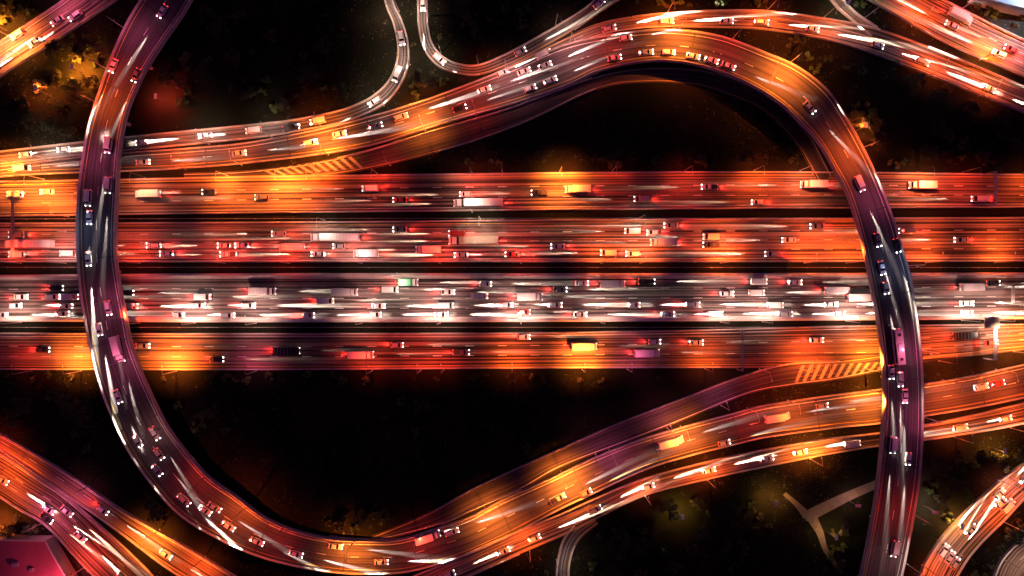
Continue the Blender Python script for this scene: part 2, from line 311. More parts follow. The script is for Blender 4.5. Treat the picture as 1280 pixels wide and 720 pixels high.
# ------------------------------------------------------------------ overpasses
def skirt(z): return -.05 if z<3.2 else z-1.3
over={}
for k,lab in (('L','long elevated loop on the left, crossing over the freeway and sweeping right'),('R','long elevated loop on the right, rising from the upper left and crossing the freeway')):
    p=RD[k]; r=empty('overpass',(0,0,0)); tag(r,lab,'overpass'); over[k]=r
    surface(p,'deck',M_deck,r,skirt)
    markings(p,2 if k!='R' else 2,r,shoulder=1.5)
    ends=(0,len(p.c)-1)
    for sd in (1,-1):
        mb=MB(); jersey(mb,p,lambda i:sd*(p.hw[i]-.28),0,len(p.c)-1,w=.5,h=1.0); o=mb.build('parapet',M_barrier,r)
    u=12
    while u<p.s[-1]-2:
        i=p.at(u,0)[3]; w=p.hw[i]-.6; a=p.at(u,w)[0]; b=p.at(u,-w)[0]; a2=p.at(u+.35,w)[0]; b2=p.at(u+.35,-w)[0]
        for q in (a,b,a2,b2): q.z+=.012
        mb=MB(); mb.quad([a,b,b2,a2]); mb.build('expansion_joint',M_trim,r); u+=28
    u=6
    while u<p.s[-1]:
        c,t,_,i=p.at(u,0)
        if c.z>3.5:
            n=p.nrm[i]; tops=[c+n*2.6,c-n*2.6]
            if all(not RD[q].inside(Vector((w.x,w.y,0)),1.0) for w in tops for q in RD if q not in('L','R')):
                mb=MB(); 
                for w in tops: mb.tube((w.x,w.y,-.1),(w.x,w.y,c.z-2.2),.6,.6,12)
                a=c+n*4.0; b=c-n*4.0; tt=t.normalized()*.7
                mb.hexa([v+Vector((0,0,-2.3)) for v in (a+tt,b+tt,b-tt,a-tt)],[v+Vector((0,0,-1.32)) for v in (a+tt,b+tt,b-tt,a-tt)])
                mb.build('pier',M_barrier,r); u+=18
        u+=3
M_hatch=plain('worn_hatch_paint',(.30,.27,.24),.8,noise=.9,nscale=.5)
# gore hatching
def hatch(pts, n, host, z, lab, slant):
    mb=MB()
    (ax,ay,bx,by),(cx,cy,dx,dy)=pts
    for i in range(n):
        t=(i+.5)/n
        def pp(t,q): 
            x0=ax+(cx-ax)*t; y0=ay+(cy-ay)*t; x1=bx+(dx-bx)*t; y1=by+(dy-by)*t
            return P(x0+(x1-x0)*q,y0+(y1-y0)*q,z)
        w=.22/n
        mb.quad([pp(t-w+slant/n,0),pp(t+w+slant/n,0),pp(t+w,1),pp(t-w,1)])
    o=mb.build('hatched_marking',M_hatch); tag(o,kind='structure',label=lab)
hatch([(335,212,340,220),(452,194,458,210)],11,'X1',.125,'striped gore marking where the upper slip road joins the freeway',-.9)
hatch([(990,457,990,479),(1102,453,1102,463)],11,'X2',.125,'striped gore marking where the lower slip road joins the freeway',.9)
# ------------------------------------------------------------------ vehicles
PAINT={'white':(.80,.79,.77),'silver':(.50,.51,.53),'grey':(.18,.18,.19),'black':(.015,.015,.017),'red':(.42,.03,.02),'blue':(.04,.09,.28),'beige':(.62,.52,.36),'green':(.03,.45,.20),'pink':(.70,.42,.38)}
PM={k:plain('car_paint_'+k,v,.3,.1 if k in('silver','grey') else 0,coat=.6) for k,v in PAINT.items()}
def ringsec(x,hw,zb,zt,r=.18):
    return [Vector((x,-hw,zb)),Vector((x,-hw,zt-r)),Vector((x,-hw+r*.4,zt-r*.3)),Vector((x,-hw+r*1.3,zt)),Vector((x,hw-r*1.3,zt)),Vector((x,hw-r*.4,zt-r*.3)),Vector((x,hw,zt-r)),Vector((x,hw,zb))]
# kind: L, W, stations of lower body (x frac, width frac, top z), belt, cabin base x0,x1 roof x0,x1, roof z
KIND={
 'sedan':dict(L=4.7,W=1.85,st=[(-.5,.78,.72),(-.47,.93,.92),(-.3,1,.98),(.12,1,.98),(.35,.98,.88),(.46,.9,.74),(.5,.74,.6)],cab=(-.40,.20),roof=(-.26,.04),rz=1.45,belt=.95),
 'hatchback':dict(L=4.1,W=1.78,st=[(-.5,.85,.85),(-.46,.95,.98),(-.3,1,1.0),(.15,1,1.0),(.36,.97,.9),(.47,.88,.75),(.5,.74,.6)],cab=(-.48,.24),roof=(-.38,.06),rz=1.5,belt=.97),
 'suv':dict(L=4.8,W=1.95,st=[(-.5,.88,1.0),(-.47,.96,1.12),(-.3,1,1.15),(.15,1,1.15),(.38,.98,1.08),(.47,.92,.95),(.5,.82,.7)],cab=(-.48,.22),roof=(-.42,.08),rz=1.78,belt=1.12),
 'pickup':dict(L=5.6,W=2.0,st=[(-.5,.95,1.05),(-.48,.98,1.1),(-.1,1,1.1),(.15,1,1.15),(.38,.98,1.1),(.47,.92,.98),(.5,.84,.75)],cab=(-.10,.24),roof=(-.06,.12),rz=1.85,belt=1.12),
 'van':dict(L=5.4,W=2.05,st=[(-.5,.95,1.2),(-.48,.99,1.25),(0,1,1.25),(.3,1,1.2),(.42,.96,1.1),(.48,.9,.95),(.5,.82,.7)],cab=(-.49,.36),roof=(-.47,.24),rz=2.3,belt=1.22),
}
protos={}
def add_part(lst,name,me,loc=(0,0,0)): lst.append((name,me,loc))
def wheelmesh():
    mb=MB(); mb.tube((0,-.11,0),(0,.11,0),.33,.33,12); return mb.mesh('wheel',M_tyre)
WH=wheelmesh()
def lampmesh(n,mat,sx,sy,sz):
    mb=MB(); mb.hexa([Vector((-sx,-sy,-sz)),Vector((sx,-sy*.8,-sz)),Vector((sx,sy*.8,-sz)),Vector((-sx,sy,-sz))],[Vector((-sx,-sy,sz)),Vector((sx*.5,-sy*.8,sz)),Vector((sx*.5,sy*.8,sz)),Vector((-sx,sy,sz))]); return mb.mesh(n,mat)
HL=lampmesh('headlight',M_head,.16,.2,.08); TL=lampmesh('taillight',M_tail,.07,.2,.10)
mb=MB(); mb.box(-.07,.07,-.1,.1,-.07,.07); MIR=mb.mesh('mirror',M_trim)
def proto(kind,col):
    key=(kind,col)
    if key in protos: return protos[key]
    out=[]; pm=PM[col]
    if kind in KIND:
        K=KIND[kind]; L_,W_=K['L'],K['W']; hw=W_/2
        mb=MB(); mb.loft([ringsec(x*L_,hw*w,.28,z) for x,w,z in K['st']]); 
        bx0,bx1=K['cab'][0]*L_,K['cab'][1]*L_; rx0,rx1=K['roof'][0]*L_,K['roof'][1]*L_; rz=K['rz']; bz=K['belt']; iw=hw*.90; rw=hw*.74 if kind!='van' else hw*.88
        lo=[Vector((bx0,-iw,bz-.04)),Vector((bx1,-iw,bz-.04)),Vector((bx1,iw,bz-.04)),Vector((bx0,iw,bz-.04))]
        hi=[Vector((rx0,-rw,rz-.05)),Vector((rx1,-rw,rz-.05)),Vector((rx1,rw,rz-.05)),Vector((rx0,rw,rz-.05))]
        mb.hexa(lo,hi)
        if kind=='pickup':
            pass
        out.append(('body',mb.mesh('body',pm),(0,0,0)))
        mb=MB(); e=.04
        r0=[Vector((rx0-.05,-rw-e,rz-.06)),Vector((rx1+.05,-rw-e,rz-.06)),Vector((rx1+.05,rw+e,rz-.06)),Vector((rx0-.05,rw+e,rz-.06))]
        r1=[Vector((rx0+.12,-rw+.12,rz)),Vector((rx1-.12,-rw+.12,rz)),Vector((rx1-.12,rw-.12,rz)),Vector((rx0+.12,rw-.12,rz))]
        mb.hexa(r0,r1); out.append(('roof',mb.mesh('roof',pm),(0,0,0)))
        def pane(a,b,c,d,name,ins=.07):
            ctr=(a+b+c+d)/4; n=(b-a).cross(d-a).normalized()*.012
            if n.dot(ctr-Vector(((bx0+bx1)/2,0,bz)))<0: n=-n
            q=[v.lerp(ctr,ins)+n for v in (a,b,c,d)]; mb=MB(); mb.quad(q); out.append((name,mb.mesh(name,M_glass),(0,0,0)))
        pane(lo[1],lo[2],hi[2],hi[1],'windshield'); pane(lo[0],lo[3],hi[3],hi[0],'rear_window'); pane(lo[0],lo[1],hi[1],hi[0],'side_window',.12); pane(lo[3],lo[2],hi[2],hi[3],'side_window',.12)
        if kind=='pickup':
            mb=MB(); mb.box(-.485*L_,-.115*L_,-hw*.8,hw*.8,1.102,1.115); out.append(('cargo_bed',mb.mesh('cargo_bed',M_trim),(0,0,0)))
        if kind=='suv':
            mb=MB()
            for sy in(-1,1): mb.tube((rx0+.2,sy*rw*.85,rz+.07),(rx1-.2,sy*rw*.85,rz+.07),.035,.035,6)
            out.append(('roof_rack',mb.mesh('roof_rack',M_trim),(0,0,0)))
        for sx in (-.31,.31):
            for sy in (-1,1): out.append(('wheel',WH,(sx*L_,sy*(hw-.1),.33)))
        zf=K['st'][-2][2]; zr=K['st'][1][2]
        for sy in (-1,1):
            out.append(('headlight',HL,(.462*L_,sy*hw*.68,zf-.05))); out.append(('taillight',TL,(-.488*L_,sy*hw*.72,zr-.08)))
            out.append(('mirror',MIR,(bx1-.35,sy*(hw+.08),bz+.08)))
        meta=(L_,hw,zf)
    else:
        if kind=='truck': cabL,boxL,Wd,Hb=2.0,6.2,2.45,3.3
        elif kind=='bus': cabL,boxL,Wd,Hb=0,11.5,2.5,3.1
        elif kind=='compact_truck': cabL,boxL,Wd,Hb=1.7,4.4,2.5,2.9
        else: cabL,boxL,Wd,Hb=2.6,13.0,2.5,3.8
        tot=cabL+boxL+(.9 if kind=='semi' else .25 if cabL else 0); x0=-tot/2; hw=Wd/2
        gap=.9 if kind=='semi' else .25
        mb=MB(); xs=[x0,x0+.05,x0+boxL-.05,x0+boxL]; zb=1.05 if cabL else .4
        mb.loft([ringsec(xs[0],hw*.97,zb,Hb-.05,.1),ringsec(xs[1],hw,zb,Hb,.1),ringsec(xs[2],hw,zb,Hb,.1),ringsec(xs[3],hw*.97,zb,Hb-.05,.1)])
        out.append(('trailer' if kind=='semi' else 'cargo_box' if cabL else 'body',mb.mesh('cargo_box',pm),(0,0,0)))
        if kind in('semi','truck','compact_truck'):
            mb=MB()
            for q in range(int(boxL/1.1)): mb.box(x0+.5+q*1.1,x0+.56+q*1.1,-hw+.15,hw-.15,Hb+.002,Hb+.03)
            out.append(('roof_rib',mb.mesh('roof_rib',PM['silver'] if col!='green' else pm),(0,0,0)))
            if col=='green':
                mb=MB()
                mb.box(x0+1.0,x0+1.9,-.55,.55,Hb+.035,Hb+.05); mb.box(x0+1.3,x0+2.3,-.2,.35,Hb+.052,Hb+.06)
                out.append(('roof_emblem',mb.mesh('roof_emblem',plain('pale_emblem',(.45,.75,.6),.5)),(0,0,0)))
        if kind=='bus':
            mb=MB(); mb.box(-1.2,1.2,-.75,.75,Hb+.003,Hb+.28); out.append(('roof_unit',mb.mesh('roof_unit',PM['silver']),(0,0,0)))
            mb=MB(); mb.box(-4.4,-3.5,-.5,.5,Hb+.003,Hb+.1); mb.box(3.5,4.4,-.5,.5,Hb+.003,Hb+.1); out.append(('roof_hatch',mb.mesh('roof_hatch',M_trim),(0,0,0)))
            mb=MB(); mb.box(x0+.6,-x0-.5,-hw-.012,-hw-.004,1.6,2.6); mb.box(x0+.6,-x0-.5,hw+.004,hw+.012,1.6,2.6); mb.box(-x0+.004,-x0+.012,-hw+.2,hw-.2,1.3,2.8); out.append(('window',mb.mesh('window',M_glass),(0,0,0)))
            cx=tot/2
        else:
            cx0=x0+boxL+gap; cx=cx0+cabL; cz=2.9 if kind=='semi' else 2.35
            mb=MB(); w=hw*.93
            mb.loft([ringsec(cx0,w,.5,cz,.2),ringsec(cx0+cabL*.55,w,.5,cz-.05,.2),ringsec(cx0+cabL*.72,w,.5,cz-.7,.2),ringsec(cx-.05,w*.95,.5,cz-.95 if kind!='semi' else 1.7,.2),ringsec(cx,w*.85,.5,1.1,.2)])
            out.append(('cab',mb.mesh('cab',PM['white'] if col in('green','beige') else pm),(0,0,0)))
            a=Vector((cx0+cabL*.56,-w*.85,cz-.03)); b=Vector((cx0+cabL*.72,-w*.85,cz-.66)); mb=MB()
            mb.quad([a+Vector((.02,0,.03)),b+Vector((.03,0,.03)),Vector((b.x+.03,-b.y,b.z+.03)),Vector((a.x+.02,-a.y,a.z+.03))]); out.append(('windshield',mb.mesh('windshield',M_glass),(0,0,0)))
            mb=MB(); mb.box(x0+.2,cx-.6,-.5,.5,.6,.95); out.append(('chassis',mb.mesh('chassis',M_trim),(0,0,0)))
        ws=[x0+1.2,x0+2.4,cx-.9] if cabL else [-x0-2.2,x0+2.5]
        if kind=='semi': ws.append(x0+boxL-1)
        for wx in ws:
            for sy in(-1,1): out.append(('wheel',WH,(wx,sy*(hw-.12),.33)))
        for sy in(-1,1):
            out.append(('headlight',HL,(cx-.12,sy*hw*.75,1.0))); out.append(('taillight',TL,(x0-.02,sy*hw*.8,1.1)))
        meta=(tot,hw,1.0)
    protos[key]=(out,meta); return protos[key]
VEH=[]     # records
def vehicle(key,px,py,kind,col,d=1,beam=1.0,snap=True):
    p=RD[key]; v=P(px,py,0); 
    i=p.near(P(px,py,p.c[p.near(v)].z)); v=P(px,py,p.c[i].z); i=p.near(v)
    c=p.c[i]; o=(v-c).dot(p.nrm[i]); lim=p.hw[i]-1.7
    if lim<0.2: lim=.2
    o=max(-lim,min(lim,o)); u=p.s[i]+(v-c).dot(p.tan(i))
    VEH.append([key,u,o,kind,col,d,beam])
def lanefill(key,frac,u0,u1,gap,d,beam,cols,kinds,jit=.35):
    p=RD[key]; u=u0
    while u<u1:
        q,t,_,i=p.at(u,0); o=frac*(p.hw[i]-1.2)
        VEH.append([key,u,o+random.uniform(-.25,.25),random.choice(kinds),random.choice(cols),d,beam*random.uniform(.6,1.25),'fill'])
        u+=gap*random.uniform(1-jit,1+jit)
#VEHLIST
W='white';SV='silver';GY='grey';BK='black';RE='red'
A_=[(20,243,'van',W),(187,243,'truck',W),(328,247,'suv',GY),(463,236,'van',W),(598,254,'semi',W),(582,243,'hatchback','pink'),(674,241,'pickup',BK),(722,237,'truck',W),(802,249,'van','pink'),(886,234,'pickup',SV),(1015,231,'truck',W),(1150,232,'truck',W),(1222,249,'van',W),(946,253,'hatchback',SV),(60,240,'sedan',SV),(500,250,'sedan',RE),(262,240,'sedan',BK)]
for x,y,k,c in A_: vehicle('A',x,y,k,c,-1,1)
B_=[(40,305,'semi',W),(86,317,'van',W),(150,291,'sedan',W),(193,307,'suv',W),(209,317,'sedan',W),(281,307,'sedan',W),(303,307,'sedan',W),(286,318,'pickup',W),(420,297,'semi',W),(366,309,'truck',W),(424,308,'hatchback',SV),(458,317,'truck',W),(536,312,'truck',W),(592,301,'semi','beige'),(697,308,'sedan',W),(838,282,'sedan','pink'),(790,289,'van',W),(828,303,'truck',W),(760,316,'van',W),(888,296,'van',W),(888,306,'pickup',BK),(985,300,'sedan',SV),(640,318,'sedan',RE),(1200,300,'sedan',SV),(500,287,'sedan',GY),(1020,283,'sedan',GY)]
for x,y,k,c in B_: vehicle('B',x,y,k,c,-1,1)
C_=[(28,371,'sedan',W),(68,371,'suv',W),(72,360,'sedan',BK),(90,371,'van',W),(160,366,'suv',BK),(330,364,'truck',W),(432,365,'truck',W),(408,376,'van',W),(488,362,'van',W),(511,353,'compact_truck','green'),(492,351,'hatchback','pink'),(607,355,'hatchback',W),(600,370,'van',W),(662,371,'truck',W),(655,390,'hatchback',RE),(727,354,'sedan',W),(765,355,'truck',W),(808,352,'pickup',BK),(794,352,'hatchback',SV),(908,367,'sedan',W),(945,366,'van',W),(948,352,'van',W),(993,353,'sedan',W),(1045,363,'truck',W),(1072,372,'truck',W),(1213,359,'truck',W),(1240,354,'sedan',BK),(255,371,'van',W),(700,362,'sedan',GY),(560,365,'sedan',W)]
for x,y,k,c in C_: vehicle('C',x,y,k,c,1,1)
D_=[(55,437,'sedan',BK),(272,449,'sedan',BK),(360,438,'truck',BK),(452,443,'truck',W),(497,431,'hatchback','pink'),(577,440,'pickup',GY),(655,421,'hatchback',W),(730,433,'truck',W),(808,441,'truck',W),(818,427,'hatchback',SV),(1205,419,'truck',BK),(1238,428,'sedan',RE),(870,428,'sedan',SV),(180,432,'sedan',SV),(1020,425,'sedan',W)]
for x,y,k,c in D_: vehicle('D',x,y,k,c,1,.8)
L_=[(204,15,'sedan',W),(143,83,'sedan',W),(137,182,'van',W),(137,232,'van',W),(113,272,'sedan',W),(121,278,'hatchback',RE),(137,385,'suv',SV),(150,436,'truck',W),(195,541,'suv',SV),(200,567,'hatchback','pink'),(257,637,'sedan',W),(269,633,'sedan',SV),(322,676,'sedan',W),(338,684,'sedan',W),(420,682,'sedan',SV),(535,670,'truck',W),(565,664,'suv',W),(697,622,'pickup',SV),(733,617,'hatchback','pink'),(838,552,'truck',W),(905,554,'hatchback',W),(970,521,'truck',W),(1225,483,'suv',W),(1246,479,'sedan',RE),(1027,507,'hatchback',SV),(172,95,'sedan',GY)]
for x,y,k,c in L_: vehicle('L',x,y,k,c,1,1)
R_=[(575,136,'sedan',BK),(655,90,'sedan',W),(663,111,'hatchback',W),(688,101,'sedan',W),(782,48,'hatchback',W),(799,48,'sedan',W),(768,73,'sedan',SV),(784,70,'suv',W),(808,66,'sedan',SV),(836,66,'hatchback',W),(866,71,'sedan',W),(889,76,'sedan',W),(910,83,'sedan',SV),(1011,135,'sedan',SV),(1073,230,'van',W),(1096,300,'sedan',GY),(1101,335,'sedan',SV),(1106,360,'hatchback',SV),(1110,378,'sedan',W),(1120,433,'bus',W),(1111,428,'sedan',SV),(1113,465,'sedan',SV),(1124,474,'suv',W),(1114,484,'suv',SV),(1130,495,'sedan',W),(1115,556,'van',W),(1134,573,'hatchback',W),(1117,685,'van',SV),(1128,305,'sedan',BK),(300,192,'sedan',SV),(180,203,'sedan',W),(30,211,'van',W),(470,158,'sedan',GY)]
for x,y,k,c in R_: vehicle('R',x,y,k,c,1,.9)
vehicle('U',130,637,'hatchback',W); vehicle('U',208,692,'sedan',W); vehicle('W',60,647,'sedan',BK)
vehicle('N5',1247,68,'suv',W,-1,3); vehicle('N5',1262,62,'sedan',RE,-1); vehicle('N5',1198,22,'truck',W,1); vehicle('N5',1262,80,'sedan',SV,-1)
vehicle('T1',22,42,'suv',W,-1); 
vehicle('N0',365,160,'pickup',BK,-1)
# added streams of traffic whose headlamp beams stand in for light trails
WS=[W,W,W,SV]; KS=['sedan','suv','hatchback','sedan','van']
lanefill('C',-.35,45,410,21,1,5,WS,KS); lanefill('C',-.80,55,410,22,1,5,WS,KS)
lanefill('C',-.02,60,410,48,1,2.0,WS,KS)
lanefill('B',-.75,60,410,44,-1,3.0,WS,KS)
lanefill('B',.45,60,410,70,-1,1.2,[SV,GY,RE,W],KS)
lanefill('N0',0,10,250,17,1,6,WS,KS)
lanefill('N2',0,26,180,24,1,3.0,WS,KS)
lanefill('N3',-.45,8,270,18,1,7.0,WS,KS)
lanefill('S2',-.1,36,270,17,1,7.0,WS,KS)
lanefill('S4',.55,4,120,20,1,7,WS,KS); lanefill('S4',0,10,120,18,1,7,WS,KS); lanefill('S4',-.55,0,120,22,1,6,WS,KS)
lanefill('S5',.3,10,90,26,1,6.0,WS,KS)
lanefill('T1',.55,45,145,24,-1,4,WS,KS); lanefill('T1',0,45,140,26,-1,3.6,WS,KS); lanefill('T1',-.5,40,120,24,-1,4,WS,KS)
lanefill('W',-.1,35,150,18,1,7,WS,KS); lanefill('W',.5,60,150,34,1,2.2,WS,KS)
lanefill('L',-.45,105,215,17,1,6.5,WS,KS); lanefill('L',-.3,225,290,24,1,3.6,WS,KS)
lanefill('N5',.5,20,130,28,-1,3.6,WS,KS); lanefill('N5',-.1,30,110,34,-1,2.4,WS,KS)
lanefill('S3',0,12,45,20,1,.8,WS,KS)
lanefill('R',.4,170,250,22,1,4.4,WS,KS); lanefill('R',0,160,230,30,1,3.4,WS,KS)
def world(rec):
    p=RD[rec[0]]; q,t,dz,i=p.at(rec[1],rec[2]); return q,t,dz,i
# cull: overlaps, out of frame, hidden under the overpasses
keep=[]
for rec in VEH:
    if rec[0] in 'ABD' : rec[6]*=.45
    q,t,dz,i=world(rec); L0=proto(rec[3],rec[4])[1][0]
    x,y=PX(q); mrg=(L0/2)/S*.25
    if not(-mrg<x<1280+mrg and -mrg<y<720+mrg): continue
    hid=False
    for ok in ('L','R'):
        if ok!=rec[0]:
            pz=RD[ok]; j=pz.near(P(x,y,9))
            if pz.c[j].z>q.z+2 and pz.inside(P(x,y,pz.c[j].z),1.5): hid=True
    # different roads at same level overlapping
    if hid: continue
    bad=False
    for (r2,q2,L2) in keep:
        d=q-q2; d.z=0
        if abs(q.z-q2.z)<2:
            al=abs(d.dot(t.normalized())); la=abs(d.dot(Vector((-t.y,t.x,0)).normalized()))
            if al<(L0+L2)/2+.7 and la<2.25: bad=True;break
    if bad: continue
    keep.append((rec,q,L0))
KN={'sedan':'parked','truck':'box truck','semi':'semi truck','compact_truck':'small box truck','suv':'SUV','pickup':'pickup truck'}
SHORT=ROADNAME
groups={}
for r in keep: groups.setdefault((r[0][0],r[0][3],r[0][4]),[]).append(r)
beams=0
spotcache={}
def headbeam(b,parent,L_,z):
    bb=round(b*4)/4
    if bb not in spotcache:
        l=bpy.data.lights.new('headlamp_beam','SPOT'); l.energy=BEAM_W*max(bb,.25); l.color=(1,.84,.68); l.spot_size=R(11); l.spot_blend=1.0; l.shadow_soft_size=.12
        spotcache[bb]=l
    o=bpy.data.objects.new('headlamp_beam',spotcache[bb]); C.objects.link(o); o.parent=parent
    o.location=(L_/2+.15,0,1.05); o.rotation_euler=(0,R(-90+3.5),0); o.scale=(1,.5,1)   # spot looks down -Z; tip it forward
TAIL=None
def tailglow(parent,L_):
    global TAIL
    if TAIL is None:
        TAIL=bpy.data.lights.new('tail_lamp_glow','SPOT'); TAIL.energy=TAIL_W; TAIL.color=(1,.04,.03); TAIL.spot_size=R(80); TAIL.spot_blend=1; TAIL.shadow_soft_size=.3
    o=bpy.data.objects.new('tail_lamp_glow',TAIL); C.objects.link(o); o.parent=parent; o.location=(-L_/2-.15,0,.95); o.rotation_euler=(0,R(68),0)
BEAM_W=4.2e5; TAIL_W=3000
SNAKE={'semi':'semi_truck','truck':'box_truck','compact_truck':'box_truck','pickup':'pickup_truck'}
for (key,kind,col),lst in groups.items():
    horiz = True
    lst.sort(key=lambda r:PX(r[1])[0])
    nm=KN.get(kind,kind); nm='sedan' if kind=='sedan' else nm
    for n,(rec,q,L0) in enumerate(lst):
        p=RD[key]; q,t,dz,i=world(rec); d=rec[5]
        th=math.atan2(t.y,t.x)+(0 if d>0 else math.pi)
        e=empty(SNAKE.get(kind,kind if kind in('sedan','hatchback','suv','van','bus') else 'vehicle'),q+Vector((0,0,.01)),th)
        e.rotation_euler=(0,-math.atan(dz)*d,th)
        desc='with headlamps on '
        if len(lst)==1: lab='only %s %s on the %s'%(col,nm,SHORT[key])
        else: lab='%s %s %s from the left on the %s'%(ORD[min(n,24)],col,nm,SHORT[key])
        tag(e,lab,{'truck':'truck','semi':'truck','compact_truck':'truck','pickup':'pickup truck','bus':'bus','van':'van'}.get(kind,'car'),'vehicles on the '+SHORT[key])
        parts,meta=proto(kind,col)
        for nme,me,loc in parts:
            o=link(nme,me,e); o.location=loc
        headbeam(rec[6],e,meta[0],meta[2])
        if (n%3==0 and key not in('N0','N2','S3','N3','S2','L','R','W','S4')) or key in 'ABD' or (key=='C' and n%2==0): tailglow(e,meta[0])
print('vehicles',len(keep))
# ------------------------------------------------------------------ street lamps
LC={'O':(1,.12,.014),'Y':(1,.20,.022),'R':(1,.06,.022),'P':(1,.34,.29),'M':(1,.15,.30),'W':(1,.62,.48),'B':(.5,.6,1),'C':(1,.50,.40)}
mbp=MB(); mbp.tube((0,0,0),(0,0,10.9),.13,.08,8); POLE=mbp.mesh('pole',M_pole); mbp=MB(); mbp.tube((0,0,0),(0,0,.25),.24,.22,8); BASE=mbp.mesh('base',M_pole)
mbp=MB(); mbp.tube((0,0,10.8),(1.0,0,11.15),.06,.05,6,True); mbp.tube((1.0,0,11.15),(2.4,0,11.2),.05,.045,6,True); ARM=mbp.mesh('arm',M_pole)
mbp=MB(); mbp.loft([[Vector((2.3,y,z)) for y,z in ((-.10,11.14),(-.10,11.24),(.10,11.24),(.10,11.14))],[Vector((2.6,y,z)) for y,z in ((-.19,11.12),(-.15,11.3),(.15,11.3),(.19,11.12))],[Vector((3.1,y,z)) for y,z in ((-.17,11.12),(-.11,11.24),(.11,11.24),(.17,11.12))]]); HEAD=mbp.mesh('lamp_head',M_steel)
mbp=MB(); mbp.box(2.62,3.02,-.13,.13,11.085,11.115); LENSO=mbp.mesh('lens',M_lensO); LENSW=mbp.mesh('lens',M_lensW)
LAMPS=[]
lc={}
def lamp(key,px,py,col,mult,side=None,cone=122):
    mult*={'Y':2.1,'O':1.2,'R':.62,'P':.6,'M':.6,'B':1,'W':1}[col]
    if key=='C' and side==1: side=-1; mult*=1.35; col='C' if col=='P' else col
    if key=='R' and px>600: side=1
    if key=='L' and 400<px: side=1
    p=RD[key]; v=P(px,py,0); i=p.near(v); v=P(px,py,p.c[i].z); i=p.near(v)
    o=(v-p.c[i]).dot(p.nrm[i]); sd=side or (1 if o>=0 else -1)
    LAMPS.append((key,i,sd,col,mult,(px,py),cone))
LAMP_W=2.6e4
